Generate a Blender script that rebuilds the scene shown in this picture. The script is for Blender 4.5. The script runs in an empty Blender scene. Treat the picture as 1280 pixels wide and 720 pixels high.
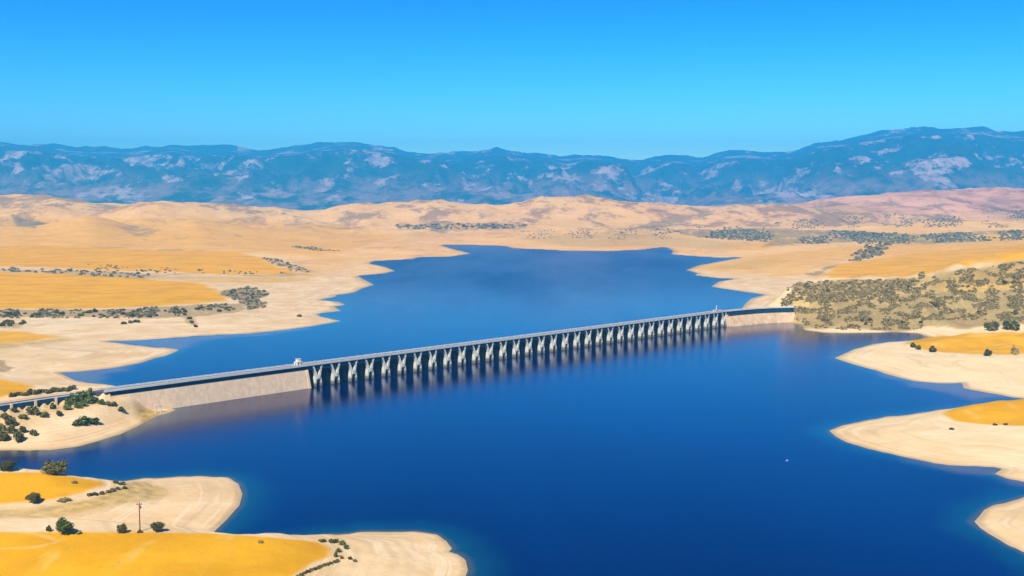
import bpy, math, random
import numpy as np
from mathutils import Vector, noise as mnoise
random.seed(7)
rng = np.random.default_rng(11)
H = 150.0; F = 1372.0
TH = math.atan(110.0 / F)
CT, ST = math.cos(TH), math.sin(TH)
col = bpy.context.scene.collection

# ------------------------------------------------------------------ camera maths
def ray(px, py):
    u = (px - 640) / F; v = -(py - 360) / F
    return u, CT + ST * v, -ST + CT * v
def on_plane(px, py, z=0.0):
    x, y, w = ray(px, py)
    w = min(w, -1e-4)
    k = (z - H) / w
    return (x * k, y * k)
def pt(px, py, z=0.0):
    x, y = on_plane(px, py, z)
    return Vector((x, y, z))

# ------------------------------------------------------------------ noise
def _hash(ix, iy, seed):
    n = (ix.astype(np.int64) * 374761393 + iy.astype(np.int64) * 668265263 + seed * 1442695041) & 0x7fffffff
    n = ((n ^ (n >> 13)) * 1274126177) & 0x7fffffff
    return ((n ^ (n >> 16)) & 0xffff) / 65535.0
def vnoise(x, y, seed=0):
    ix = np.floor(x); iy = np.floor(y); fx = x - ix; fy = y - iy
    fx = fx * fx * fx * (fx * (fx * 6 - 15) + 10); fy = fy * fy * fy * (fy * (fy * 6 - 15) + 10)
    a = _hash(ix, iy, seed); b = _hash(ix + 1, iy, seed); c = _hash(ix, iy + 1, seed); d = _hash(ix + 1, iy + 1, seed)
    return (a + (b - a) * fx) * (1 - fy) + (c + (d - c) * fx) * fy
def fbm(x, y, oct=4, seed=0, ridged=False):
    s = 0; a = 1; t = 0
    for o in range(oct):
        n = vnoise(x * 2 ** o * (1 + .013 * o) + 17.3 * o, y * 2 ** o + 9.1 * o, seed + o)
        if ridged: n = 1 - abs(2 * n - 1)
        s = s + a * n; t += a; a *= .5
    return s / t
def sstep(x, a, b):
    t = np.clip((x - a) / (b - a), 0, 1); return t * t * (3 - 2 * t)

def poly_sd(X, Y, poly):
    """signed distance, positive inside the polygon"""
    P = np.array(poly, float); n = len(P)
    d2 = np.full(X.shape, 1e18); ins = np.zeros(X.shape, bool)
    for i in range(n):
        ax, ay = P[i]; bx, by = P[(i + 1) % n]
        ex, ey = bx - ax, by - ay; L = ex * ex + ey * ey + 1e-9
        wx = X - ax; wy = Y - ay
        t = np.clip((wx * ex + wy * ey) / L, 0, 1)
        d2 = np.minimum(d2, (wx - t * ex) ** 2 + (wy - t * ey) ** 2)
        if ay != by:
            c = ((ay <= Y) & (by > Y)) | ((by <= Y) & (ay > Y))
            ins ^= c & (X < ax + (Y - ay) / (by - ay) * ex)
    d = np.sqrt(d2)
    return np.where(ins, d, -d)

# ------------------------------------------------------------------ lake outline
LAKE_PX = [(560,1400),(566,770),(583,726),(588,712),(585,700),(575,692),(563,688.5),(568,685),(560,676),(545,668),(520,664),
 (450,665.5),(400,669.5),(360,677),(300,682),(255,676),(268,662),(282,650),(299,632),(303,618),(298,605),(285,598),(240,596),
 (180,598),(150,602),(80,601),(0,598),(-140,600),(-260,590),(-260,560),(-60,563),(0,564),(60,562.5),(100,556.5),(125,550),(150,542.5),(175,531.5),
 (195,522),(215,513),(190,500),(150,486),(134,481),(130,480),(108,478),(95,474),(75,465),(110,463),(140,460),(180,453),(205,445),
 (219,438),(205,434.5),(165,431),(130,426.5),(180,425),(240,420.5),(300,417.5),(340,415),(380,409),(407,405),(423.7,401),
 (401,395.5),(397,392.4),(423,388.4),(416,383),(428,381),(421,377),(401,375),(417,371),(419,368.6),(441.6,365.4),
 (450,361),(467,356),(450,348),(445.6,345),(480,342),(496.5,338.6),(480,333),(460,329.5),(466,326.5),(517,324),(523,321.5),(565.5,321),
 (593,317),(569.5,311),(550,306),(600,306.3),(631,307.3),(645,310.5),(700,313),(759,314),(800,312.5),(826,309),(834,310),(842,314),
 (838,318),(860.6,320),(901,322),(930,321.5),(895,327.5),(873,331.6),(856.6,337.7),(873,342),(867,344),(899,347.5),
 (921.6,348),(900,351.5),(889,358),(934,365),(958,368),(942,373),(934,380),(926,390),(916,398),(912,406.5),(934,405.7),
 (954,403),(982,402.6),(1004,406),(1008,413),(1030,416),(1049,416.5),(1096,416.6),(1122,415.6),(1143,416.2),(1157,420.5),
 (1147,423.5),(1120,427),(1096,430),(1069,437),(1044.6,448),(1069,455.7),(1096,463.5),(1118,471),(1139,476),(1170,478),(1204,478.5),
 (1206,485),(1225,490),(1262,495.5),(1300,500),(1240,505),(1174,511),(1155,514),(1108,522),(1055,532),(1038,539),(1046,546),(1059,552.5),(1088.6,562),
 (1118,569),(1167,577.5),(1206,582.5),(1245,585),(1254,586.5),(1246,593.5),(1258,597),(1280,601),(1330,606),(1400,600),(1400,612),(1330,608),
 (1280,620),(1260,627),(1230.6,638),(1217,653),(1225,661),(1238,668.5),(1262,681),(1280,689),(1340,725),(1440,780),(1600,1400)]
LAKE = [on_plane(*p) for p in LAKE_PX]

def lake_land_sd(X, Y):
    # low-frequency wobble keeps the waterline from being a chain of straight segments
    D = np.hypot(X, Y)
    k = D / 900.0
    wx = X + (vnoise(X / (22 * k), Y / (34 * k), 3) - .5) * 5 * k + (vnoise(X / (7 * k), Y / (9 * k), 4) - .5) * 2.0 * k
    wy = Y + (vnoise(X / (24 * k), Y / (30 * k), 5) - .5) * 7 * k + (vnoise(X / (8 * k), Y / (10 * k), 6) - .5) * 2.5 * k
    return -poly_sd(wx, wy, LAKE)

# ------------------------------------------------------------------ crest lines (pixel column, crest row, distance or height)
def crest_table(pxs, pys, z=None, d=None, sf=100, sb=100, smooth=22):
    rows = []
    for i, (px, py) in enumerate(zip(pxs, pys)):
        x, y, w = ray(px, py)
        hy = math.hypot(x, y)
        if d is None:
            zi = z[i]; di = (zi - H) / w * hy
        else:
            di = d if np.isscalar(d) else d[i]; zi = H + w / hy * di
        rows.append((math.atan2(x, y), di, zi))
    rows.sort(); T = np.array(rows)
    # round the crest line off so that no crease runs down the slope
    aa = np.linspace(T[0, 0], T[-1, 0], 400); w = max(1, int(smooth / F / (aa[1] - aa[0])))
    k = np.exp(-np.linspace(-2, 2, 4 * w + 1) ** 2); k /= k.sum()
    out = [aa]
    for c in (1, 2):
        v = np.interp(aa, T[:, 0], T[:, c]); vp = np.concatenate([2 * v[0] - v[1:2 * w + 1][::-1], v, 2 * v[-1] - v[-2 * w - 1:-1][::-1]])
        out.append(np.convolve(vp, k, 'valid'))
    return np.stack(out, 1), sf, sb
MPX = [-400,-150,0,50,94,154,215,242,285,322,369,430,487,511,557,591,618,648,672,705,732,766,806,833,850,877,900,930,961,991,1018,1065,1112,1152,1213,1246,1280,1400,1600]
MPY = [190,181,182,183.5,188.5,192,185,189.5,188.5,192,188.5,180,185,192,195,193.6,188.5,192,195,200,196,198.6,204,198.6,198.6,203.6,195,193,195,193,184,175,168,162.7,163,167,167,173,185]
RIDGES = [
 crest_table([-500,0,150,260,340,400,450,520],[659,661,664,665.5,668,674,684,700], z=[13,12,11,9.5,8,5,2.5,.5], sf=110, sb=17),
 crest_table([-400,0,60,110,150,190],[584,587.5,590,596,601,606], z=[12,11,10,7,4,.5], sf=50, sb=16),
 crest_table([1130,1170,1217,1280,1500],[519,510.5,503.5,497,488], z=[.5,4,7,9,11], sf=45, sb=20),
 crest_table([1110,1140,1170,1280,1500],[432,425,420,412,404], z=[.5,3,6,8,9], sf=60, sb=22),
 crest_table([-500,-100,0,60,130,165,195,215],[560,521,506,496.5,487.5,486,490,500], z=[19,18,17.3,17,17,15,7,.5], sf=42, sb=60),
 crest_table([928,948,962,990,1020,1080,1110,1140,1165,1200,1240,1280,1400,1600],[397,389,384.5,357,352,350,348,346,341,335,330,322,312,312],
             d=[1316,1322,1335,1480,1560,1600,1620,1640,1650,1660,1670,1680,1700,1700], sf=190, sb=150),
 crest_table([-500,0,50,112,165,185,245,320,400,470],[282,293,289,273.5,289,288,276,291,297,304], d=4300, sf=520, sb=200, smooth=10),
 crest_table([-500,-100,0,60,100,150,200,300,390,430,520,600,650,700,760,830,900,960,1020,1100],
             [248,248,251,251,258,266,261,263,268,257,258,263,258,252,256,263,267,264,266,275], d=5900, sf=600, sb=420),
 crest_table([90,130,180,230,300,380,440],[284,272,262,268,275,276,286], d=5100, sf=420, sb=200, smooth=12),
 crest_table([860,900,960,1020,1080,1140,1200,1280,1400,1600],[276,270,263,253,246,242,239,240,238,238], d=7000, sf=1000, sb=900),
 crest_table([560,640,720,800,880,960,1040,1120,1280],[298,292,290,292,297,296,292,288,284], d=4900, sf=450, sb=260),
]
ROAD = [on_plane(*p, 18.0) for p in [(-420,545),(-200,528),(-60,514.5),(0,506),(60,497),(100,492),(130,488)]]
MOUNT = crest_table(MPX, MPY, d=24000, sf=1, sb=1, smooth=3)

def height(X, Y):
    D = np.hypot(X, Y); A = np.arctan2(X, Y)
    near = D < 6500
    sd = np.full(X.shape, 800.0)
    if near.any(): sd[near] = lake_land_sd(X[near], Y[near])
    sd = np.where(D > 4600, np.maximum(sd, 60), sd)
    slope = np.minimum(.13, .42 * H / np.maximum(D, 50))
    lim = 7.0
    beach = lim * (1 - np.exp(-np.maximum(sd, 0) * slope / lim))
    w = np.clip(.045 * D, 18, 140)
    m = sstep(sd, 0, w)
    R = np.zeros(X.shape)
    for T, sf, sb in RIDGES:
        dc = np.interp(A, T[:, 0], T[:, 1]); zc = np.interp(A, T[:, 0], T[:, 2])
        inside = (sstep(A, T[0, 0] - .02, T[0, 0]) * (1 - sstep(A, T[-1, 0], T[-1, 0] + .02)))
        q = D - dc
        g = np.where(q < 0, np.exp(-(q / sf) ** 2), np.exp(-(q / sb) ** 2)) * inside
        R = np.maximum(R, zc * g) + .18 * np.minimum(R, zc * g)
    # rolling relief, growing with distance from the lake and from the dam
    far = sstep(D, 2300, 6500)
    n1 = fbm(X / 420, Y / 620, 4, 21) - .35
    n2 = fbm(X / 900, Y / 1300, 4, 31, True) - .45
    amp1 = 2.0 + 6 * sstep(D, 900, 3000) + 26 * far
    roll = np.maximum(n1, -.2) * amp1 * 1.3 + n2 * 38 * far
    n3 = fbm(X / 260 + 5, Y / 420, 5, 35, True) - .5
    roll = roll + n3 * 26 * sstep(D, 3200, 4800) + n3 * 9 * sstep(D, 1900, 3200)
    rgh = (fbm(X / 60, Y / 60, 4, 41) - .5) * (1.2 + 5 * np.exp(-((D - 1500) / 350) ** 2) * sstep(A, .2, .28))
    hill = np.exp(-((D - 1480) / 330) ** 2) * sstep(A, .24, .30)
    rgh = rgh + hill * (fbm(X / 110, Y / 130, 5, 45, True) - .55) * 26
    z = beach + m * (R + np.maximum(roll, -2.5) * sstep(sd, 20, 300) + rgh * sstep(sd, 8, 90))
    # drawdown terraces on the bare shore
    ter = np.sin(z * 5.5 + 3 * fbm(X / 90, Y / 90, 3, 51)) * .09
    z = z + ter * sstep(z, .3, 1.2) * (1 - sstep(z, 7, 10))
    # mountains
    T = MOUNT[0]
    dc = np.interp(A, T[:, 0], T[:, 1]); zc = np.interp(A, T[:, 0], T[:, 2])
    q = (D - dc)
    f = sstep(D, 12500, 24000)
    prof = np.where(q < 0, .13 * sstep(D, 11500, 15000) + .87 * f ** 1.15, np.exp(-(q / 3000) ** 2))
    wx = X + 800 * (fbm(X / 2400, Y / 2400, 2, 65) - .5); wy = Y + 1400 * (fbm(X / 2100, Y / 2100, 2, 66) - .5)
    spur = fbm(wx / 2500 + 3, wy / 5200, 5, 61, True)
    spur2 = fbm(wx / 900, wy / 1400, 5, 71, True)
    env = sstep(D, 12500, 16000) * (1 - .9 * np.exp(-(q / 2000) ** 2))
    mz = zc * prof + env * ((spur - .55) * 950 + (spur2 - .55) * 520) + 60 * sstep(D, 11500, 13500) + (spur2 - .55) * 90
    # spurs stay below the main crest
    cap = H + (zc - H) * np.minimum(D / dc, 1.0)
    mz = np.where(D < dc, np.minimum(mz, cap - 90 * sstep(dc - D, 500, 3000) + (spur2 - .5) * 70), mz)
    wgt = sstep(D, 11000, 14000)
    z = z * (1 - wgt) + np.maximum(mz, 30) * wgt
    if near.any():
        P = ROAD; best = np.full(X.shape, 1e9); side = np.zeros(X.shape)
        sel = (D > 600) & (D < 900) & (A < -.30)
        xx, yy = X[sel], Y[sel]; bb = np.full(xx.shape, 1e9); ss = np.zeros(xx.shape)
        for (ax, ay), (bx_, by_) in zip(P[:-1], P[1:]):
            ex, ey = bx_ - ax, by_ - ay; t = np.clip(((xx - ax) * ex + (yy - ay) * ey) / (ex * ex + ey * ey), 0, 1)
            dx = xx - ax - t * ex; dy = yy - ay - t * ey; dd = np.hypot(dx, dy)
            cr = np.sign(dx * ey - dy * ex); ss = np.where(dd < bb, cr, ss); bb = np.minimum(bb, dd)
        ws = 1 - sstep(bb, 9, 30)
        tz = np.where((ss > 0), 17.2 - 4.8 * sstep(bb, 3.5, 5.5), 17.2)
        z[sel] = z[sel] * (1 - ws) + np.minimum(tz, z[sel] + 30) * ws
    und = -np.minimum(9, .12 * np.maximum(-sd, 0))
    z = np.where(sd > 0, z + .02, und)
    return z, sd

# ------------------------------------------------------------------ polar grid
rows = np.concatenate([np.linspace(60, 290, 16), 1 / np.linspace(1 / 300, 1 / 4300, 680), np.geomspace(4300, 29500, 400)[1:]])
a1 = math.radians(28.5)
cols = np.concatenate([np.linspace(-math.radians(58), -a1, 36)[:-1], np.linspace(-a1, a1, 1000), np.linspace(a1, math.radians(58), 36)[1:]])
RR, AA = np.meshgrid(rows, cols, indexing='ij')
GX = RR * np.sin(AA); GY = RR * np.cos(AA)
GZ, GSD = height(GX, GY)

def ground_z(x, y):
    r = math.hypot(x, y); a = math.atan2(x, y)
    i = np.clip(np.searchsorted(rows, r) - 1, 0, len(rows) - 2); j = np.clip(np.searchsorted(cols, a) - 1, 0, len(cols) - 2)
    t = (r - rows[i]) / (rows[i + 1] - rows[i]); s = (a - cols[j]) / (cols[j + 1] - cols[j])
    t = min(max(t, 0), 1); s = min(max(s, 0), 1)
    return float((GZ[i, j] * (1 - s) + GZ[i, j + 1] * s) * (1 - t) + (GZ[i + 1, j] * (1 - s) + GZ[i + 1, j + 1] * s) * t)
def hit(px, py):
    """first point of the land under a line of sight"""
    x, y, w = ray(px, py); hy = math.hypot(x, y); a = math.atan2(x, y); sl = w / hy
    j = int(np.clip(np.searchsorted(cols, a) - 1, 0, len(cols) - 2)); s = (a - cols[j]) / (cols[j + 1] - cols[j])
    s = min(max(s, 0), 1)
    g = GZ[:, j] * (1 - s) + GZ[:, j + 1] * s
    diff = H + sl * rows - np.maximum(g, 0)
    k = np.nonzero(diff <= 0)[0]
    if len(k) == 0: return (math.sin(a) * 27000, math.cos(a) * 27000)
    i = max(k[0], 1)
    t = diff[i - 1] / (diff[i - 1] - diff[i] + 1e-9)
    r = rows[i - 1] + t * (rows[i] - rows[i - 1])
    return (math.sin(a) * r, math.cos(a) * r)

def densify(poly, step=18):
    out = []
    for i in range(len(poly)):
        (ax, ay), (bx, by) = poly[i], poly[(i + 1) % len(poly)]
        n = max(1, int(max(abs(bx - ax), abs(by - ay) * 3) / step))
        for k in range(n): out.append((ax + (bx - ax) * k / n, ay + (by - ay) * k / n))
    return out
def mask(polys, X, Y, soft=.006, wob=1.0):
    D = np.hypot(X, Y); M = np.zeros(X.shape)
    nx = (fbm(X / 40, Y / 60, 3, 91) - .5); 
    for poly, s in polys:
        P = [hit(*p) for p in densify(poly)]
        xs = [p[0] for p in P]; ys = [p[1] for p in P]
        mg = 120
        sel = (X > min(xs) - mg) & (X < max(xs) + mg) & (Y > min(ys) - mg) & (Y < max(ys) + mg)
        if not sel.any(): continue
        xx, yy, dd = X[sel], Y[sel], D[sel]
        d = poly_sd(xx, yy, P) + nx[sel] * np.minimum(dd, 1400) * .014 * wob
        m = sstep(d, -soft * dd * .4, soft * dd) * s
        M[sel] = np.maximum(M[sel], m)
    return M

GOLD = [
 ([(-120,306),(60,306),(130,309),(180,312),(240,313.5),(300,315),(328,322),(351,334),(372,340),(362,343),(273,343),(214,340),(130,337.5),(60,334),(0,333),(-120,333)], 1),
 ([(-120,340),(0,340),(100,343),(180,348),(256,355),(272,363),(290,376),(256,378),(214,382),(130,385.5),(60,386),(-120,386)], 1),
 ([(-120,409),(0,413),(30,414),(60,417),(85,421),(60,424),(20,428),(-120,434)], .9),
 ([(-120,468),(0,473),(25,477),(44,482),(35,489),(15,496),(0,500),(-120,510)], 1),
 ([(-120,580),(0,588),(60,590),(100,596),(138,602),(140,607),(110,617),(60,628),(0,632),(-120,633)], 1),
 ([(-500,655),(0,662),(100,664),(260,666),(370,673),(402,677),(420,686),(419,698),(400,706),(370,722),(300,1000),(-900,1000)], 1),
 ([(1124,429),(1160,421),(1280,412),(1500,404),(1500,440),(1280,443),(1210,443),(1170,440),(1140,434)], 1),
 ([(1172,518),(1200,507),(1280,497),(1500,488),(1500,538),(1280,532),(1230,530.5),(1190,527)], 1),
 ([(1045,330),(1090,324),(1130,318),(1200,311),(1280,305),(1500,300),(1500,322),(1280,324),(1200,334),(1140,345),(1060,348),(1020,347)], .95),
 ([(860,336),(900,326),(950,318),(1040,318),(1060,322),(1035,332),(1000,344),(960,345),(900,340)], .38),
 ([(900,312),(960,300),(975,304),(960,313)], .5),
 ([(1225,293),(1280,289),(1400,288),(1400,300),(1235,302)], .6),
 ([(-120,275),(60,284),(200,275),(300,290),(420,300),(330,308),(150,306),(-120,304)], .6),
 ([(-120,266),(100,272),(250,272),(430,282),(500,296),(440,312),(400,322),(330,316),(240,313),(-120,309)], .5),
 ([(372,326),(420,318),(450,324),(430,335),(400,345),(372,352),(300,356),(200,350),(300,346),(370,343)], .3),
 ([(940,320),(1060,308),(1280,300),(1280,306),(1060,324),(1000,345),(960,345)], .5),
 ([(1150,352),(1210,342),(1290,334),(1290,360),(1200,366),(1160,362)], .4),
]
SCRUB_AND_SHADE = [
 ([(-120,386.5),(130,387),(250,380),(300,379),(310,386),(290,391),(200,399),(130,397),(0,398),(-120,399)], .75),
 ([(-120,334),(130,338.5),(170,341),(240,342),(180,349),(120,346),(60,342),(-120,339)], .6),
 ([(271,366),(290,361),(311,358),(341,366),(330,373),(335,383),(310,388),(300,378),(285,372)], .9),
 ([(318,321),(345,323),(372,331),(398,341),(375,340),(350,333)], .65),
 ([(270,343),(330,343),(370,341),(392,344),(362,346),(300,345.5)], .6),
 ([(355,306),(392,308),(430,314),(400,314),(370,311)], .6),
 ([(185,311),(235,311),(270,312),(230,314.5),(190,314)], .5),
 ([(85,308),(130,308),(172,310),(130,311)], .5),
 ([(430,310),(480,307),(520,308),(480,312)], .4),
 ([(5,266),(30,273),(62,278),(48,286),(18,283)], .9),  # shaded gully: its shade painted in with the scrub colour
 ([(140,282),(165,281),(205,288),(182,301),(160,293)], .6),
 ([(284,290),(300,292),(306,298),(292,295)], .6),
 ([(490,281),(530,278),(600,279),(672,280),(650,287),(560,290),(500,288)], .6),
 ([(760,284),(830,280),(850,292),(800,296),(750,292)], .4),
 ([(830,287),(950,285),(1050,288),(1150,292),(1280,286),(1280,293),(1225,294),(1230,303),(1130,306),(1090,302),(1000,306),(950,309),(960,300),(870,298)], .75),
 ([(1056,326),(1082,308),(1115,304),(1104,318),(1078,327)], .75),
 ([(1003,345),(1030,333),(1048,329),(1042,338),(1018,346)], .8),
 ([(-120,447),(5,450),(27,459),(10,466),(-120,468)], .8),
 ([(0,402),(22,401),(38,406),(30,411),(0,411)], .7),
 ([(225,388),(240,394),(250,408),(243,412),(232,400)], .7),
 ([(972,378),(985,357),(1010,351),(1080,349),(1150,348),(1150,364),(1075,374),(1010,380),(985,382)], .8),
 ([(1150,350),(1200,337),(1280,324),(1400,316),(1400,350),(1280,355),(1150,366)], .62),
 ([(955,400),(975,380),(1150,366),(1400,352),(1400,400),(1280,408),(1160,412),(1150,414),(1010,412),(1003,402)], .66),
 ([(14,496),(40,489),(70,485),(88,484),(70,492),(30,498)], .6),
 ([(108,617),(140,612),(152,604),(160,612),(150,617),(120,621)], .75),
 ([(370,722),(400,706),(418,698),(424,700),(405,708),(376,724)], .85),
 ([(400,676),(430,679),(436,688),(425,694),(420,699),(418,688),(425,683),(404,679)], .5),
 ([(430,698),(440,697),(448,703),(440,703)], .85),
 ([(70,625),(85,621),(96,623),(75,627)], .6),
]
TAN = [
 ([(140,607),(165,599),(200,605),(222,618),(205,627),(150,634),(120,640),(60,650),(-120,652),(-120,634),(60,629),(110,618)], .7),
 ([(165,505),(190,508),(205,517),(182,528),(168,518)], .95),
 ([(-120,425),(20,429),(80,421),(112,425),(60,430),(0,437),(-120,440)], .75),
 ([(-60,507),(100,492),(160,500),(165,512),(90,520),(60,528),(30,548),(-60,555)], .45),
 ([(140,347),(240,345),(380,346),(400,352),(300,354),(200,350)], .4),
 ([(940,404),(950,392),(966,382),(992,356),(1080,348),(1150,344),(1200,333),(1280,320),(1400,309),(1500,309),(1500,405),(1280,408),(1160,412),(1150,414),(1010,412)], .8),
 ([(640,298),(760,290),(860,296),(900,302),(950,306),(900,312),(830,308),(700,309)], .45),
 ([(870,336),(930,326),(980,322),(990,326),(940,338)], .5),
]
gold = mask(GOLD, GX, GY); scrub = mask(SCRUB_AND_SHADE, GX, GY, wob=1.6); tan_ = mask(TAN, GX, GY, .012, 1.6)  # the scrub mask also carries the painted gully shade

# ------------------------------------------------------------------ materials helper
def newmat(name):
    m = bpy.data.materials.new(name); m.use_nodes = True
    nt = m.node_tree; nt.nodes.clear()
    out = nt.nodes.new('ShaderNodeOutputMaterial'); b = nt.nodes.new('ShaderNodeBsdfPrincipled')
    nt.links.new(b.outputs[0], out.inputs[0])
    return m, nt, b, out
def N(nt, t, **kw):
    n = nt.nodes.new(t)
    for k, v in kw.items():
        if k in n.inputs.keys() if hasattr(n.inputs, 'keys') else False: n.inputs[k].default_value = v
        else: setattr(n, k, v)
    return n
def noise(nt, vec, scale, detail=4, rough=.55, sc=(1, 1, 1)):
    mp = nt.nodes.new('ShaderNodeMapping'); mp.inputs['Scale'].default_value = sc
    nt.links.new(vec, mp.inputs[0])
    n = nt.nodes.new('ShaderNodeTexNoise'); n.inputs['Scale'].default_value = scale; n.inputs['Detail'].default_value = detail
    n.inputs['Roughness'].default_value = rough
    nt.links.new(mp.outputs[0], n.inputs['Vector'])
    return n.outputs['Fac']
def ramp(nt, fac, a, b, c0=(0, 0, 0, 1), c1=(1, 1, 1, 1)):
    r = nt.nodes.new('ShaderNodeMapRange'); r.interpolation_type = 'SMOOTHSTEP'
    r.inputs['From Min'].default_value = a; r.inputs['From Max'].default_value = b
    nt.links.new(fac, r.inputs['Value']); return r.outputs['Result']
def mix(nt, fac, a, b):
    m = nt.nodes.new('ShaderNodeMix'); m.data_type = 'RGBA'
    for s, v in ((m.inputs[0], fac), (m.inputs[6], a), (m.inputs[7], b)):
        if isinstance(v, (int, float)): s.default_value = v
        elif isinstance(v, tuple): s.default_value = (*v, 1) if len(v) == 3 else v
        else: nt.links.new(v, s)
    return m.outputs[2]
def mth(nt, op, a, b=0.0):
    m = nt.nodes.new('ShaderNodeMath'); m.operation = op; m.use_clamp = False
    for s, v in ((m.inputs[0], a), (m.inputs[1], b)):
        if isinstance(v, (int, float)): s.default_value = v
        else: nt.links.new(v, s)
    return m.outputs[0]
def attr(nt, name):
    a = nt.nodes.new('ShaderNodeAttribute'); a.attribute_name = name; return a.outputs['Fac']
def simple(name, c, rough=.8, var=.25, scale=.6, metal=0):
    m, nt, b, _ = newmat(name)
    g = nt.nodes.new('ShaderNodeTexCoord')
    n = noise(nt, g.outputs['Object'], scale, 5, .65)
    f = ramp(nt, n, .3, .7)
    lo = tuple(v * (1 - var) for v in c); hi = tuple(min(1, v * (1 + var)) for v in c)
    nt.links.new(mix(nt, f, lo, hi), b.inputs['Base Color'])
    b.inputs['Roughness'].default_value = rough; b.inputs['Metallic'].default_value = metal
    b.inputs['Specular IOR Level'].default_value = .2
    return m

# ground
m_ground, nt, b, _ = newmat('dry_ground')
gp = nt.nodes.new('ShaderNodeNewGeometry').outputs['Position']
sep = nt.nodes.new('ShaderNodeSeparateXYZ'); nt.links.new(gp, sep.inputs[0])
n_big = noise(nt, gp, .004, 5); n_mid = noise(nt, gp, .03, 5, .6); n_fine = noise(nt, gp, .16, 5, .7)
n_str = noise(nt, gp, .02, 4, .6, (1, .35, 10))
sand = mix(nt, ramp(nt, n_mid, .35, .68), (.74, .48, .21), (.86, .61, .31))
sand = mix(nt, mth(nt, 'MULTIPLY', ramp(nt, n_fine, .5, .75), .35), sand, (.50, .33, .17))
band = ramp(nt, n_str, .5, .62)
sand = mix(nt, mth(nt, 'MULTIPLY', band, .22), sand, (.86, .68, .40))
# far slopes a little redder / warmer soil
fy = ramp(nt, sep.outputs['Y'], 1500, 3300)
sand = mix(nt, mth(nt, 'MULTIPLY', fy, .8), sand, mix(nt, ramp(nt, n_big, .35, .65), (.88, .40, .055), (.95, .49, .10)))
goldc = mix(nt, ramp(nt, n_mid, .3, .7), (.74, .35, .004), (.84, .42, .008))
goldc = mix(nt, mth(nt, 'MULTIPLY', ramp(nt, noise(nt, gp, .02, 6, .65, (1, .4, 1)), .52, .7), .5), goldc, (.60, .28, .01))
goldc = mix(nt, mth(nt, 'MULTIPLY', ramp(nt, noise(nt, gp, .05, 3, .6, (1, .3, 1)), .6, .75), .5), goldc, (.86, .58, .16))
goldc = mix(nt, mth(nt, 'MULTIPLY', ramp(nt, sep.outputs['Y'], 1300, 2200), .5), goldc, (.95, .41, .0))
pal = mth(nt, 'MULTIPLY', ramp(nt, sep.outputs['X'], 120, 420), mth(nt, 'SUBTRACT', 1.0, ramp(nt, sep.outputs['Y'], 1100, 1700)))
sand = mix(nt, mth(nt, 'MULTIPLY', pal, .6), sand, (.95, .73, .37))
ring = noise(nt, gp, 1.0, 3, .6, (.006, .006, 1.5))
sand = mix(nt, mth(nt, 'MULTIPLY', ramp(nt, ring, .55, .62), .30), sand, (.54, .37, .19))
sand = mix(nt, mth(nt, 'MULTIPLY', ramp(nt, noise(nt, gp, 1.3, 2, .5, (.008, .008, 2.6)), .56, .62), .35), sand, (.93, .77, .48))
sand = mix(nt, mth(nt, 'MULTIPLY', ramp(nt, noise(nt, gp, .11, 6, .75, (1, .5, 1)), .6, .7), .30), sand, (.42, .27, .12))
track = ramp(nt, noise(nt, gp, .02, 3, .4, (.25, 1, 1)), .0, 1.0)
tk = mth(nt, 'ABSOLUTE', mth(nt, 'SUBTRACT', track, .5)); tk = mth(nt, 'SUBTRACT', 1.0, ramp(nt, tk, .004, .014))
goldc = mix(nt, mth(nt, 'MULTIPLY', ramp(nt, noise(nt, gp, .013, 3, .5, (1, 1.6, 1)), .48, .62), .45), goldc, (.58, .27, .004))
goldc = mix(nt, mth(nt, 'MULTIPLY', tk, .35), goldc, (.80, .56, .24))
goldc = mix(nt, mth(nt, 'MULTIPLY', ramp(nt, noise(nt, gp, .22, 5, .8, (1, .3, 1)), .55, .7), .35), goldc, (.50, .27, .03))
tanc = mix(nt, ramp(nt, n_fine, .35, .65), (.34, .23, .05), (.66, .43, .115))
scrc = mix(nt, ramp(nt, n_fine, .35, .62), (.16, .12, .045), (.42, .29, .10))
c = mix(nt, attr(nt, 'tan'), sand, tanc)
c = mix(nt, attr(nt, 'gold'), c, goldc)
n_brk = mix(nt, ramp(nt, sep.outputs['Y'], 1300, 2600), n_fine, noise(nt, gp, .022, 6, .7, (1, .5, 1)))
sm = mth(nt, 'MULTIPLY', attr(nt, 'scrub'), ramp(nt, mth(nt, 'ADD', n_brk, mth(nt, 'MULTIPLY', attr(nt, 'scrub'), .26)), .53, .68))
c = mix(nt, sm, c, scrc)
rs_ = mth(nt, 'MULTIPLY', ramp(nt, sep.outputs['X'], 300, 2600), ramp(nt, sep.outputs['Y'], 4300, 6000))
c = mix(nt, mth(nt, 'MULTIPLY', rs_, .8), c, mix(nt, ramp(nt, noise(nt, gp, .0025, 6, .7, (1, .5, 1)), .4, .6), (.32, .14, .13), (.80, .37, .25)))
# sparse dark scrub on the far hills
fs = mth(nt, 'MULTIPLY', ramp(nt, noise(nt, gp, .0045, 7, .72, (1, .55, 1)), .50, .59), ramp(nt, sep.outputs['Y'], 3700, 5200))
c = mix(nt, mth(nt, 'MULTIPLY', fs, .62), c, (.15, .09, .06))
crease_shade = mth(nt, 'MULTIPLY', ramp(nt, noise(nt, gp, .0075, 7, .74, (1, .7, 1)), .57, .64), ramp(nt, sep.outputs['Y'], 1800, 2800))  # dark gully creases: relief shade painted into the soil colour
crease_shade = mth(nt, 'MULTIPLY', crease_shade, mth(nt, 'SUBTRACT', 1.0, attr(nt, 'gold')))
c = mix(nt, mth(nt, 'MULTIPLY', crease_shade, .5), c, (.26, .16, .08))
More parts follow.
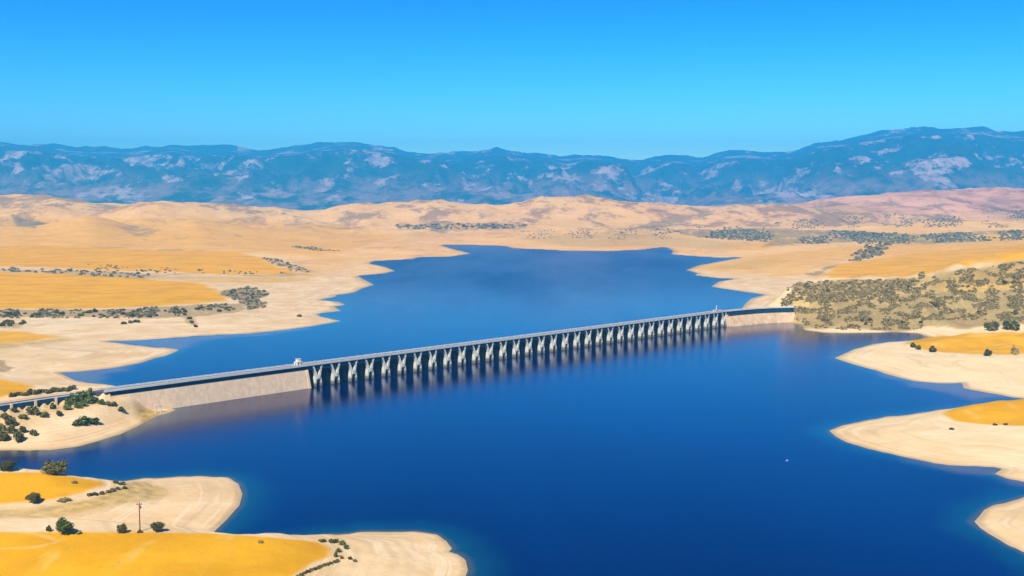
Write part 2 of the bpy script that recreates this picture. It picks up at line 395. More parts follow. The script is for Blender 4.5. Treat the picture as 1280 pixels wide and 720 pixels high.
# damp rim at the waterline
wet = mth(nt, 'SUBTRACT', 1.0, ramp(nt, sep.outputs['Z'], .05, .55))
c = mix(nt, mth(nt, 'MULTIPLY', wet, .45), c, (.22, .16, .08))
nt.links.new(c, b.inputs['Base Color'])
b.inputs['Roughness'].default_value = .95; b.inputs['Specular IOR Level'].default_value = .1
bp = nt.nodes.new('ShaderNodeBump'); bp.inputs['Strength'].default_value = .5; bp.inputs['Distance'].default_value = 1.6
nt.links.new(noise(nt, gp, .09, 6, .65), bp.inputs['Height']); nt.links.new(bp.outputs[0], b.inputs['Normal'])

# mountains
m_mount, nt, b, _ = newmat('forested_mountain')
gp = nt.nodes.new('ShaderNodeNewGeometry').outputs['Position']
sep = nt.nodes.new('ShaderNodeSeparateXYZ'); nt.links.new(gp, sep.inputs[0])
forest = mix(nt, ramp(nt, noise(nt, gp, .004, 6, .7), .35, .65), (.010, .035, .035), (.03, .07, .06))
n1 = noise(nt, gp, .0017, 9, .68, (1, .5, 1.6)); n2 = noise(nt, gp, .006, 7, .75)
rock = mix(nt, ramp(nt, n2, .4, .65), (.42, .26, .22), (.85, .56, .46))
rm = mth(nt, 'MULTIPLY', ramp(nt, n1, .53, .585), ramp(nt, n2, .36, .52))
c = mix(nt, mth(nt, 'MULTIPLY', rm, .8), forest, rock)
low = mth(nt, 'SUBTRACT', 1.0, ramp(nt, sep.outputs['Z'], 200, 650))
low = mth(nt, 'MULTIPLY', low, ramp(nt, noise(nt, gp, .003, 6, .7, (1, .5, 1)), .40, .60))
c = mix(nt, mth(nt, 'MULTIPLY', low, .7), c, (.44, .22, .17))
nt.links.new(c, b.inputs['Base Color']); b.inputs['Roughness'].default_value = 1; b.inputs['Specular IOR Level'].default_value = 0
bp = nt.nodes.new('ShaderNodeBump'); bp.inputs['Strength'].default_value = .8; bp.inputs['Distance'].default_value = 90
nt.links.new(noise(nt, gp, .004, 7, .65), bp.inputs['Height']); nt.links.new(bp.outputs[0], b.inputs['Normal'])

# water
m_water, nt, b, _ = newmat('lake_water')
gp = nt.nodes.new('ShaderNodeNewGeometry').outputs['Position']
sepw = nt.nodes.new('ShaderNodeSeparateXYZ'); nt.links.new(gp, sepw.inputs[0])
sdn = attr(nt, 'shore'); mud = attr(nt, 'mud')
n = noise(nt, gp, .006, 5, .6, (1, .25, 1))
deep = mix(nt, ramp(nt, n, .35, .65), (.000, .005, .050), (.000, .010, .075))
sh = mth(nt, 'SUBTRACT', 1.0, ramp(nt, mth(nt, 'ADD', sdn, mth(nt, 'MULTIPLY', noise(nt, gp, .05, 4), 12.0)), 3, 30))
c = mix(nt, mth(nt, 'MULTIPLY', sh, .75), deep, (.004, .085, .11))
sh2 = mth(nt, 'SUBTRACT', 1.0, ramp(nt, sdn, .3, 4.5))
c = mix(nt, mth(nt, 'MULTIPLY', sh2, .7), c, (.09, .09, .04))
c = mix(nt, mud, c, (.34, .20, .05))
nt.links.new(c, b.inputs['Base Color'])
b.inputs['IOR'].default_value = 1.33; sl = mth(nt, 'SUBTRACT', .40, mth(nt, 'MULTIPLY', ramp(nt, sepw.outputs['Y'], 1250, 2300), .28))
nt.links.new(sl, b.inputs['Specular IOR Level'])
wr = mth(nt, 'ADD', mth(nt, 'MULTIPLY', ramp(nt, noise(nt, gp, .004, 4, .6, (1, .22, 1)), .42, .62), .05), .08)
wr = mth(nt, 'ADD', wr, mth(nt, 'MULTIPLY', ramp(nt, sepw.outputs['Y'], 1250, 2100), .13))
nt.links.new(wr, b.inputs['Roughness'])
bp = nt.nodes.new('ShaderNodeBump'); bp.inputs['Strength'].default_value = .4; bp.inputs['Distance'].default_value = .25
nt.links.new(noise(nt, gp, .8, 4, .6, (1, .6, 1)), bp.inputs['Height'])
nt.links.new(bp.outputs[0], b.inputs['Normal'])

m_pier = simple('pier_concrete', (.60, .57, .45), .85, .12, .3)
m_conc = simple('pale_concrete', (.70, .50, .30), .85, .1, .25)
def stain(m):
    nt = m.node_tree; b = nt.nodes['Principled BSDF']; src = b.inputs['Base Color'].links[0].from_socket
    g = nt.nodes.new('ShaderNodeTexCoord').outputs['Object']
    n = noise(nt, g, .5, 5, .7, (1, 1, .07))
    nt.links.new(mix(nt, mth(nt, 'MULTIPLY', ramp(nt, n, .52, .72), .4), src, (.36, .27, .18)), b.inputs['Base Color'])
stain(m_conc); stain(m_pier)
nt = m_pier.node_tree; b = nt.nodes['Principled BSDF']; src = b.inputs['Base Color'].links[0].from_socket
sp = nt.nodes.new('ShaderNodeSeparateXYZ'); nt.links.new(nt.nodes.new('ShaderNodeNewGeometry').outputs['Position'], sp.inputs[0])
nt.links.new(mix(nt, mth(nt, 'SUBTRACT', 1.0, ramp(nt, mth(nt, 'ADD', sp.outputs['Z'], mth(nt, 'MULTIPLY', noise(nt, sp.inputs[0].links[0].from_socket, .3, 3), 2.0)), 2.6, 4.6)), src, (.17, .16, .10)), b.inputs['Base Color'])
m_conc2 = simple('light_concrete', (.60, .57, .46), .8, .1, .3)
m_tan = simple('tan_earthfill', (.62, .42, .23), .95, .2, .12)
m_rail = simple('pale_railing', (.60, .60, .54), .6, .08, .4)
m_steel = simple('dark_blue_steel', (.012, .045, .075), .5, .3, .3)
m_gate = simple('gate_steel', (.008, .015, .028), .5, .3, .2)
m_asph = simple('asphalt', (.10, .10, .10), .9, .15, .3)
m_cream = simple('cream_plaster', (.78, .70, .52), .85, .06, 1)
m_roof = simple('pale_roof', (.62, .58, .48), .8, .1, 1)
m_glass = simple('window_glass', (.02, .03, .04), .1, .1, 1)
m_wood = simple('weathered_wood', (.17, .10, .06), .9, .2, 1)
m_bark = simple('bark', (.12, .085, .055), .95, .3, 2)
m_boat = simple('boat_paint', (.5, .55, .62), .3, .03, 1)
def leafmat(name, c1, c2):
    m, nt, b, _ = newmat(name)
    oi = nt.nodes.new('ShaderNodeObjectInfo').outputs['Random']; at = attr(nt, 'tone')
    g = nt.nodes.new('ShaderNodeTexCoord').outputs['Object']
    f = mth(nt, 'ADD', mth(nt, 'MULTIPLY', at, .55), mth(nt, 'MULTIPLY', noise(nt, g, .8, 3), .45))
    f = mth(nt, 'ADD', f, mth(nt, 'MULTIPLY', mth(nt, 'SUBTRACT', oi, .5), .5))
    nt.links.new(mix(nt, ramp(nt, f, .15, .9), c1, c2), b.inputs['Base Color'])
    b.inputs['Roughness'].default_value = .9; b.inputs['Specular IOR Level'].default_value = .1
    return m
m_leaf = leafmat('olive_leaves', (.055, .055, .016), (.20, .18, .05))
m_leafg = leafmat('green_leaves', (.05, .07, .014), (.17, .21, .04))
m_leaff = leafmat('hazy_green_leaves', (.10, .105, .05), (.27, .23, .11))
m_leafd = leafmat('dry_scrub_leaves', (.20, .155, .055), (.56, .42, .14))

# ------------------------------------------------------------------ mesh helpers
def grid_mesh(name, X, Y, Z, attrs, mat, keep=None):
    n, m = X.shape
    co = np.stack([X, Y, Z], -1).reshape(-1, 3).astype(np.float32)
    idx = np.arange(n * m).reshape(n, m)
    q = np.stack([idx[:-1, :-1], idx[:-1, 1:], idx[1:, 1:], idx[1:, :-1]], -1).reshape(-1, 4)
    if keep is not None:
        k = keep.reshape(-1)[q].any(1); q = q[k]
        used = np.zeros(n * m, bool); used[q.reshape(-1)] = True
        new = np.cumsum(used) - 1; q = new[q]; co = co[used]
        attrs = {a: v.reshape(-1)[used] for a, v in attrs.items()}
    me = bpy.data.meshes.new(name)
    me.vertices.add(len(co)); me.vertices.foreach_set('co', co.reshape(-1))
    me.loops.add(q.size); me.loops.foreach_set('vertex_index', q[:, ::-1].reshape(-1).astype(np.int32))
    me.polygons.add(len(q)); me.polygons.foreach_set('loop_start', np.arange(0, q.size, 4, dtype=np.int32))
    me.update(calc_edges=True)
    for a, v in attrs.items():
        at = me.attributes.new(a, 'FLOAT', 'POINT'); at.data.foreach_set('value', np.asarray(v, np.float32).reshape(-1))
    me.polygons.foreach_set('use_smooth', np.ones(len(q), bool))
    me.materials.append(mat)
    o = bpy.data.objects.new(name, me); col.objects.link(o)
    return o

class MB:
    def __init__(s): s.v = []; s.f = []
    def quadprism(s, pts, vec):
        b = len(s.v); n = len(pts); vec = Vector(vec)
        s.v += [Vector(p) for p in pts] + [Vector(p) + vec for p in pts]
        s.f += [tuple(range(b + n - 1, b - 1, -1)), tuple(range(b + n, b + 2 * n))]
        for i in range(n): s.f.append((b + i, b + (i + 1) % n, b + n + (i + 1) % n, b + n + i))
    def box(s, c, ex, ey, ez):
        """centre and three half-extent vectors"""
        c = Vector(c); ex = Vector(ex); ey = Vector(ey); ez = Vector(ez)
        s.quadprism([c - ex - ey - ez, c + ex - ey - ez, c + ex + ey - ez, c - ex + ey - ez], ez * 2)
    def tube(s, pts, rad, n=6):
        b = len(s.v)
        for i, p in enumerate(pts):
            p = Vector(p); d = (Vector(pts[min(i + 1, len(pts) - 1)]) - Vector(pts[max(i - 1, 0)])).normalized()
            a = d.cross(Vector((0, 0, 1)));  a = a.normalized() if a.length > .05 else Vector((1, 0, 0)); c = d.cross(a).normalized()
            r = rad[i] if hasattr(rad, '__len__') else rad
            for k in range(n):
                t = k * 2 * math.pi / n; s.v.append(p + (a * math.cos(t) + c * math.sin(t)) * r)
        for i in range(len(pts) - 1):
            for k in range(n):
                s.f.append((b + i * n + k, b + i * n + (k + 1) % n, b + (i + 1) * n + (k + 1) % n, b + (i + 1) * n + k))
        s.f += [tuple(b + k for k in range(n - 1, -1, -1)), tuple(b + (len(pts) - 1) * n + k for k in range(n))]
    def build(s, name, mat, parent=None, bevel=0, smooth=False):
        me = bpy.data.meshes.new(name); me.from_pydata([tuple(v) for v in s.v], [], s.f); me.update()
        import bmesh
        bm = bmesh.new(); bm.from_mesh(me); bmesh.ops.recalc_face_normals(bm, faces=bm.faces)
        if bevel: bmesh.ops.bevel(bm, geom=list(bm.edges), offset=bevel, segments=1, affect='EDGES', profile=.5)
        bm.to_mesh(me); bm.free()
        if smooth: me.polygons.foreach_set('use_smooth', [True] * len(me.polygons))
        me.materials.append(mat)
        o = bpy.data.objects.new(name, me); col.objects.link(o)
        if parent: o.parent = parent
        return o
def tag(o, label=None, cat=None, group=None, kind=None):
    if label: o['label'] = label
    if cat: o['category'] = cat
    if group: o['group'] = group
    if kind: o['kind'] = kind
    return o
def empty(name, loc, rz=0):
    o = bpy.data.objects.new(name, None); col.objects.link(o); o.location = loc; o.rotation_euler = (0, 0, rz)
    o.empty_display_size = 1; return o

# ------------------------------------------------------------------ land, mountains, water
split = int(np.searchsorted(rows, 11500))
s1 = slice(0, split + 1); s2 = slice(split, None)
g = grid_mesh('ground', GX[s1], GY[s1], GZ[s1], {'gold': gold[s1], 'scrub': scrub[s1], 'tan': tan_[s1]}, m_ground)
tag(g, 'dry golden and sandy land around the blue lake, rolling to far hills', 'ground', kind='structure')
g = grid_mesh('mountains', GX[s2], GY[s2], GZ[s2], {}, m_mount)
tag(g, 'blue hazy mountain range with pale rocky patches along the horizon', 'mountains', kind='structure')

MUD = [
 ([(132,426.5),(200,424),(240,420.5),(340,415),(385,408),(350,417),(300,421),(250,426),(230,434),(219,438),(205,434.5),(165,431)], .8),
 ([(75,465),(110,463),(180,452),(150,463),(125,470),(118,478),(95,474)], .8),
 ([(1105,467),(1139,476),(1204,478.5),(1225,490),(1262,495.5),(1220,499),(1190,490),(1150,484)], .75),
 ([(1130,571),(1206,582.5),(1245,585),(1246,593.5),(1200,591),(1150,580)], .55),
 ([(1246,593),(1258,597),(1300,603),(1300,610),(1262,604)], .5),
 ([(-60,563),(60,562.5),(125,550),(195,522),(200,526),(120,558),(60,570),(-60,572)], .4),
]
wr = np.concatenate([np.linspace(60, 290, 8), 1 / np.linspace(1 / 300, 1 / 4400, 460)])
wc = np.linspace(-math.radians(57), math.radians(57), 900)
WR, WA = np.meshgrid(wr, wc, indexing='ij'); WX = WR * np.sin(WA); WY = WR * np.cos(WA)
WSD = -lake_land_sd(WX, WY)
mud = np.zeros(WX.shape)
Dw = np.hypot(WX, WY)
for poly, s in MUD:
    P = [on_plane(*p) for p in poly]
    mud = np.maximum(mud, .5 * s * sstep(poly_sd(WX, WY, P) + (vnoise(WX / 20, WY / 20, 8) - .5) * .012 * Dw, -.012 * Dw, .010 * Dw))
keep = WSD > -40
w = grid_mesh('lake_water', WX, WY, np.zeros(WX.shape), {'shore': np.maximum(WSD, 0), 'mud': mud}, m_water, keep)
tag(w, 'deep blue lake water with a faint ripple', 'water', kind='structure')

# ------------------------------------------------------------------ the dam
DZ = 18.0
A = pt(130, 488, DZ); P0 = pt(380, 456.5, DZ); B = pt(905, 388.5, DZ)
U = (B - A).normalized(); Nn = Vector((U.y, -U.x, 0))    # Nn points downstream, towards the viewer
L = (B - A).length; L0 = (P0 - A).dot(U)
Zv = Vector((0, 0, 1))
dam = empty('dam', (A.x, A.y, 0))
tag(dam, 'long concrete dam with a roadway and a row of splayed piers across the blue lake', 'dam')
def Q(u, n, z): return U * u + Nn * n + Zv * z       # local to the dam Empty
def prof(points, u0, u1, name, mat, parent, bevel=0):
    m = MB(); m.quadprism([Q(u0, n, z) for n, z in points], U * (u1 - u0)); return m.build(name, mat, parent, bevel)
DW = 4.6
deck = prof([(-DW, DZ - .7), (DW, DZ - .7), (DW, DZ), (-DW, DZ)], -2, L + 2, 'deck', m_conc2, dam)
rs = prof([(-DW + .9, DZ + .004), (DW - .9, DZ + .004), (DW - .9, DZ + .05), (-DW + .9, DZ + .05)], -2, L + 2, 'roadway', m_asph, deck)
for sgn in (1, -1):
    m = MB()
    a = sorted((sgn * (DW - .35), sgn * (DW + .05)))
    m.quadprism([Q(-2, a[0], DZ + .003), Q(-2, a[1], DZ + .003), Q(-2, a[1], DZ + 1.05), Q(-2, a[0], DZ + 1.05)], U * (L + 4))
    k = 0.0
    while k < L:
        m.box(Q(k, sgn * (DW - .15), DZ + .66), U * .22, Nn * .28, Zv * .62); k += 9.0
    m.build('parapet', m_rail, deck)
prof([(-3.4, 14.4), (3.2, 14.4), (3.2, DZ - .703), (-3.4, DZ - .703)], -1.5, L + 1, 'girder', m_steel, dam)  # recessed girder; its dark colour also paints in the deck overhang's shadow
# gravity wall (left) with monolith joints
m = MB(); nb = 12
for i in range(nb):
    u0 = -12 + (L0 + 12) * i / nb; u1 = -12 + (L0 + 12) * (i + 1) / nb - .15
    m.quadprism([Q(u0, n, z) for n, z in [(-5, -8), (10.5, -8), (7.2, 4), (4.6, 14.1), (-4.2, 14.1)]], U * (u1 - u0))
m.build('gravity_wall', m_conc, dam)
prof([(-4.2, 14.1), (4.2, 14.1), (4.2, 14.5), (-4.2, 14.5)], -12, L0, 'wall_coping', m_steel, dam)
# end block between wall and piers
m = MB(); m.quadprism([Q(L0 - .1, n, z) for n, z in [(-5, -8), (11.2, -8), (7.9, 4), (5.0, 14.2), (-4.6, 14.2)]], U * 2.2)
m.build('end_block', m_conc, dam, .12)
# piers: H-shaped frames with arms splayed to the deck, feet spreading into the water
NP = 34
u_first = L0 + 12.0; pitch = (L - 5 - u_first) / (NP - 1)
pier0 = None
def pier_mesh():
    m = MB()
    for s in (-1, 1):
        outer = [(3.9, -6), (3.4, 0), (3.05, 5.0), (2.5, 8.5), (3.1, 11.5), (4.0, 14.4), (5.2, 17.2)]
        inner = [(2.9, -6), (2.4, 0), (1.8, 4.6), (.2, 6.8), (1.2, 10.6), (2.6, 14.4), (3.9, 17.2)]
        # one closed outline each side, extruded through the pier's depth in strips (convex quads)
        for i in range(len(outer) - 1):
            for n0, dep in ((3.4, 1.9),):
                p = [(outer[i], inner[i]), (outer[i + 1], inner[i + 1])]
                nb_ = 5.4 - .09 * max(0, p[0][0][1]); nt_ = 5.4 - .09 * max(0, p[1][0][1])
                pts = [U * s * p[0][1][0] + Zv * p[0][1][1], U * s * p[0][0][0] + Zv * p[0][0][1],
                       U * s * p[1][0][0] + Zv * p[1][0][1], U * s * p[1][1][0] + Zv * p[1][1][1]]
                b = len(m.v)
                m.v += [pts[0] + Nn * nb_, pts[1] + Nn * nb_, pts[2] + Nn * nt_, pts[3] + Nn * nt_]
                m.v += [q + Nn * 1.2 for q in pts]
                m.f += [(b, b + 1, b + 2, b + 3), (b + 7, b + 6, b + 5, b + 4), (b, b + 4, b + 5, b + 1), (b + 3, b + 2, b + 6, b + 7),
                        (b + 1, b + 5, b + 6, b + 2), (b, b + 3, b + 7, b + 4)]
    m.box(Nn * 3.4 + Zv * 7.4, U * 1.5, Nn * 1.9, Zv * 1.5)
    return m
for i in range(NP):
    if pier0 is None:
        pier0 = pier_mesh().build('pier', m_pier, dam); o = pier0
    else:
        o = pier0.copy(); col.objects.link(o); o.parent = dam
    o.location = U * (u_first + pitch * i)
    o.rotation_euler = (0, 0, 0)
    o.scale = (1, 1, 1)
# gates behind and between the piers
gate0 = None
for i in range(NP + 1):
    if gate0 is None:
        m = MB(); w2 = pitch / 2 - .4
        m.box(Zv * 5.0 + Nn * -.4, U * w2, Nn * .5, Zv * 11)
        for zz in (2, 5, 8, 11): m.box(Zv * zz + Nn * .35, U * w2 * .97, Nn * .25, Zv * .25)
        for uu in (-.6, -.2, .2, .6): m.box(Zv * 7 + Nn * .3 + U * w2 * uu, U * .2, Nn * .28, Zv * 7)
        gate0 = m.build('gate', m_gate, dam); o = gate0
    else:
        o = gate0.copy(); col.objects.link(o); o.parent = dam
    o.location = U * (u_first + pitch * (i - .5))
    if i == 0: o.location = U * (u_first - pitch * .5 + 1.0)
# cross beams joining pier heads
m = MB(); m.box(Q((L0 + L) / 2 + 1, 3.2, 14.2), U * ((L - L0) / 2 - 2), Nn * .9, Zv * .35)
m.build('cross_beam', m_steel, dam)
# right abutment span curving on to the hill
pts_px = [(905, 388.5), (925, 386.6), (945, 385), (965, 384), (990, 383.5)]
PP = [pt(x, y, DZ) - Vector((A.x, A.y, 0)) for x, y in pts_px]
for nm, prf, mat in (('approach_deck', [(-DW, -.7), (DW, -.7), (DW, .02), (-DW, .02)], m_conc2),
                     ('approach_parapet', [(DW - .35, .025), (DW + .05, .025), (DW + .05, 1.05), (DW - .35, 1.05)], m_rail),
                     ('abutment_wall', [(-6, -21), (15, -21), (5.0, -6.6), (-4, -6.6)], m_tan),
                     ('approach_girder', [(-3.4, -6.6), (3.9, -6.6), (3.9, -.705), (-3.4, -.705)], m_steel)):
    m = MB(); b0 = 0; n = len(prf)
    for i, p in enumerate(PP):
        d = (PP[min(i + 1, len(PP) - 1)] - PP[max(i - 1, 0)]).normalized(); nn = Vector((d.y, -d.x, 0)).normalized()
        for a, z in prf: m.v.append(Vector((p.x, p.y, DZ + z)) + nn * a)
    for i in range(len(PP) - 1):
        for k in range(n): m.f.append((i * n + k, i * n + (k + 1) % n, (i + 1) * n + (k + 1) % n, (i + 1) * n + k))
    m.f += [tuple(range(n)), tuple((len(PP) - 1) * n + k for k in range(n - 1, -1, -1))]
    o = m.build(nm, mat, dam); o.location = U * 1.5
# buttress under the right end
prof([(-5, -6), (8, -6), (5.2, 13.5), (-4, 13.5)], L - 1.5, L + 1.5, 'end_pier', m_conc, dam)

# buildings standing on the crest
def hut(name, u, n, w, d, h, label, tower=0):
    base = Vector((A.x, A.y, DZ + .06)) + U * u + Nn * n
    e = empty(name, base); tag(e, label, 'gatehouse')
    m = MB(); m.box(Zv * h / 2, U * w, Nn * d, Zv * h / 2); wl = m.build('wall', m_cream, e, .05)
    m = MB(); m.box(Zv * (h + .15), U * (w + .35), Nn * (d + .35), Zv * .15); rf = m.build('roof', m_roof, e, .04)
    if tower:
        m = MB(); m.box(Zv * (h + .3 + tower / 2), U * w * .62, Nn * d * .62, Zv * tower / 2)
        m.box(Zv * (h + .3 + tower + .12), U * w * .75, Nn * d * .75, Zv * .12); m.build('upper_storey', m_cream, e, .04)
    for s in (-.5, .5):
        m = MB(); m.box(Zv * h * .58 + Nn * (d + .01) + U * w * s, U * .45, Nn * .04, Zv * .5); wd = m.build('window', m_glass, e)
        f = MB(); f.box(Zv * (h * .58 - .56) + Nn * (d + .03) + U * w * s, U * .55, Nn * .06, Zv * .05); f.build('sill', m_roof, wd)
    m = MB(); m.box(Zv * 1.0 - U * (w + .02), U * .04, Nn * .5, Zv * 1.0); m.build('door', m_steel, e)
    return e
hut('gatehouse', L0 - 5, 1.5, 2.6, 2.2, 3.0, 'cream two-tier gatehouse on the dam crest where the solid wall meets the piers', 2.0)
hut('gatehouse', L - 20, 1.0, 2.0, 1.8, 2.2, 'small pale hut on the dam crest near its far right end', 0)
e = empty('hoist_mast', Vector((A.x, A.y, DZ + .06)) + U * (L - 13) + Nn * -2)
tag(e, 'thin pale blue hoist mast beside the small hut on the dam crest', 'mast')
m = MB(); m.tube([(0, 0, 0), (0, 0, 3), (0, 0, 6.5)], [.8, .6, .35], 8); m.build('post', m_rail, e)
m = MB(); m.box((0, 0, 6.7), U * 1.1, Nn * .5, Zv * .3); m.build('head', m_rail, e)

# outlet frame at the foot of the wall
x, y = hit(198, 516)
e = empty('outlet_frame', (x, y, ground_z(x, y) - .3)); tag(e, 'pale concrete outlet frame at the left foot of the dam wall', 'outlet')
for s in (-1, 1):
    m = MB(); m.box(U * 1.9 * s + Zv * 2.5, U * .4, Nn * .4, Zv * 2.5); m.build('post', m_conc2, e, .05)
m = MB(); m.box(Zv * 5.3, U * 2.6, Nn * .55, Zv * .3); m.build('beam', m_conc2, e, .05)

# left approach road, its wall and hedge side
rp = [pt(x, y, z) for x, y, z in [(-420, 545, 18.2), (-200, 528, 18.1), (-60, 514.5, 18.05), (0, 506, 18.02), (60, 497, 18), (100, 492, 18), (130, 488, 17.95)]]
def ribbon(pts, prf, mat, name, parent=None, seg=6):
    P = []
    for i in range(len(pts) - 1):
        for k in range(seg): P.append(pts[i].lerp(pts[i + 1], k / seg))
    P.append(pts[-1]); m = MB(); n = len(prf)
    for i, p in enumerate(P):
        d = P[min(i + 1, len(P) - 1)] - P[max(i - 1, 0)]; nn = Vector((d.y, -d.x, 0)).normalized()
        for a, z in prf: m.v.append(p + nn * a + Zv * z)
    for i in range(len(P) - 1):
        for k in range(n): m.f.append((i * n + k, i * n + (k + 1) % n, (i + 1) * n + (k + 1) % n, (i + 1) * n + k))
    m.f += [tuple(range(n)), tuple((len(P) - 1) * n + k for k in range(n - 1, -1, -1))]
    return m.build(name, mat, parent)
rd = ribbon(rp, [(-4, -3), (4, -3), (4, 0), (-4, 0)], m_asph, 'road'); tag(rd, 'grey road leading to the left end of the dam', 'road', kind='structure')
rw = empty('retaining_wall', (0, 0, 0)); tag(rw, 'dark retaining wall with pale buttresses under the left approach road', 'retaining wall')
ribbon(rp[:-1], [(4.1, -5.5), (4.7, -5.5), (4.5, .1), (4.1, .1)], m_steel, 'wall', rw)
ribbon(rp[:-1], [(4.1, .11), (4.7, .11), (4.7, .7), (4.1, .7)], m_rail, 'coping', rw)
for i in range(2, len(rp) - 2):
    for k in range(2):
        p = rp[i].lerp(rp[i + 1], (k + .3) / 2); d = (rp[i + 1] - rp[i]).normalized(); nn = Vector((d.y, -d.x, 0))
        m = MB(); m.box(p + nn * 5.1 - Zv * 2.6, d * .7, nn * .5, Zv * 3.0); m.build('buttress', m_conc, rw)
gr = empty('guard_rail', (0, 0, 0)); tag(gr, 'pale guard rail along the far side of the left approach road', 'guard rail')
ribbon(rp, [(-4.6, .55), (-4.45, .55), (-4.45, .95), (-4.6, .95)], m_rail, 'rail', gr)
for i in range(2, len(rp) - 1):
    for k in range(4):
        p = rp[i].lerp(rp[i + 1], (k + .5) / 4); d = (rp[i + 1] - rp[i]).normalized(); nn = Vector((d.y, -d.x, 0))
        m = MB(); m.box(p - nn * 4.3 + Zv * .1, d * .1, nn * .12, Zv * .9); m.build('post', m_rail, gr)

# ------------------------------------------------------------------ vegetation
def crown_mesh(name, seed, n, leaf, lobes=7, flat=.8, mat=m_leaf, core=True, lift=.0):
    """unit-radius crown sitting on z=0: leaf quads in uneven lobes around a broken core"""
    r = random.Random(seed); V = []; Fc = []; tone = []
    L_ = []
    for k in range(lobes):
        a = r.uniform(0, 6.28); q = r.uniform(.15, .62)
        L_.append((Vector((math.cos(a) * q, math.sin(a) * q, r.uniform(.3, 1.0) * flat)), r.uniform(.28, .5)))
    L_.append((Vector((0, 0, .5 * flat)), .55))
    for i in range(n):
        c, rad = r.choice(L_)
        d = Vector((r.gauss(0, 1), r.gauss(0, 1), r.gauss(0, 1))).normalized()
        p = c + d * rad * (r.random() ** .45)
        if p.z < .02: p.z = r.uniform(.02, .2)
        p.z += lift
        nrm = (d + Vector((r.gauss(0, .6), r.gauss(0, .6), r.gauss(0, .6)))).normalized()
        a = nrm.cross(Vector((0, 0, 1))); a = a.normalized() if a.length > .05 else Vector((1, 0, 0)); bb = nrm.cross(a)
        s = leaf * r.uniform(.6, 1.4); b0 = len(V)
        V += [p - a * s - bb * s * .6, p + a * s * .9 - bb * s * .7, p + a * s + bb * s * .6, p - a * s * .8 + bb * s * .8]
        Fc.append((b0, b0 + 1, b0 + 2, b0 + 3)); t = r.random(); tone += [t] * 4
    if core:
        for c, rad in L_:
            b0 = len(V); rr = rad * .8
            for (x, y, z) in ((0,0,1),(1,0,0),(0,1,0),(-1,0,0),(0,-1,0),(0,0,-1)):
                V.append(c + Vector((x, y, z)) * rr + Vector((0, 0, lift))); tone.append(.1)
            Fc += [(b0, b0+1, b0+2), (b0, b0+2, b0+3), (b0, b0+3, b0+4), (b0, b0+4, b0+1), (b0+5, b0+2, b0+1), (b0+5, b0+3, b0+2), (b0+5, b0+4, b0+3), (b0+5, b0+1, b0+4)]
    me = bpy.data.meshes.new(name); me.from_pydata([tuple(v) for v in V], [], Fc)
    at = me.attributes.new('tone', 'FLOAT', 'POINT'); at.data.foreach_set('value', tone)
    me.materials.append(mat); return me
def trunk_mesh(seed):
    r = random.Random(seed); m = MB()
    m.tube([(0, 0, -.15), (.02, 0, .2), (.0, .03, .45)], [.09, .06, .045], 7)
    for k in range(5):
        a = k * 1.26 + r.uniform(-.3, .3)
        m.tube([(0, 0, .3), (math.cos(a) * .2, math.sin(a) * .2, .55), (math.cos(a) * .45, math.sin(a) * .45, .85)], [.035, .022, .01], 5)
    o = m.build('trunk', m_bark); me = o.data; bpy.data.objects.remove(o); return me
BIG = [crown_mesh('crown', 100 + k, 2400, .055, 9, .95, m_leafg if k == 1 else m_leaf, lift=.22) for k in range(4)]
TRK = [trunk_mesh(5 + k) for k in range(2)]
SM = {'o': [crown_mesh('shrub', 200 + k, 420, .11, 6, .8, m_leaf) for k in range(4)],
      'g': [crown_mesh('shrub', 220 + k, 420, .11, 6, .8, m_leafg) for k in range(3)],
      'd': [crown_mesh('shrub', 240 + k, 300, .12, 6, .7, m_leafd) for k in range(4)]}
def ppm(x, y): return F / math.hypot(x, y)      # pixels per metre at a point
def tree(px, py, wpx, hpx, label, k=0, cat='tree', group=None):
    x, y = hit(px, py); s = wpx / ppm(x, y) / 1.75; hz = hpx / ppm(x, y) / 1.62
    e = empty('tree', (x, y, ground_z(x, y) - .15)); tag(e, label, cat, group)
    e.rotation_euler.z = px * .7; e.scale = (s, s, hz)
    for nm, me in (('trunk', TRK[k % 2]), ('crown', BIG[k])):
        o = bpy.data.objects.new(nm, me); col.objects.link(o); o.parent = e
    return e
tree(71, 593, 30, 20, 'largest round dark tree standing on the shore crest against the blue water', 0)
tree(8, 589, 26, 14, 'low dark tree at the left edge on the shore crest against the blue water', 3)
tree(42, 629, 19, 16, 'round dark tree at the lower edge of the yellow field on the small headland', 2)
tree(79, 668, 24, 21, 'bright green rounded tree behind the crest of the nearest yellow hill', 1)
tree(153, 666, 13, 13, 'small olive tree to the left of the wooden utility pole', 0)
tree(198, 665, 19, 14, 'wide olive tree to the right of the wooden utility pole', 3)
# wood pole
x, y = hit(175, 664.5); e = empty('utility_pole', (x, y, ground_z(x, y) - .3)); tag(e, 'thin brown wooden utility pole between two olive trees near the shore', 'pole')
hp = 37 / ppm(x, y)
m = MB(); m.tube([(0, 0, 0), (0, 0, hp / 2), (0, 0, hp)], [.30, .26, .2], 8); m.build('post', m_wood, e)
m = MB(); m.box((0, 0, hp - .9), (1.2, 0, 0), (0, .12, 0), (0, 0, .13)); m.build('crossarm', m_wood, e)
for q in (-.9, 0, .9):
    m = MB(); m.tube([(q, 0, hp - .77), (q, 0, hp - .4)], .11, 6); m.build('insulator', m_glass, e)
m = MB(); m.tube([(.45, 0, hp - 2.6), (.45, 0, hp - 1.5)], .35, 8); m.build('transformer', m_wood, e)

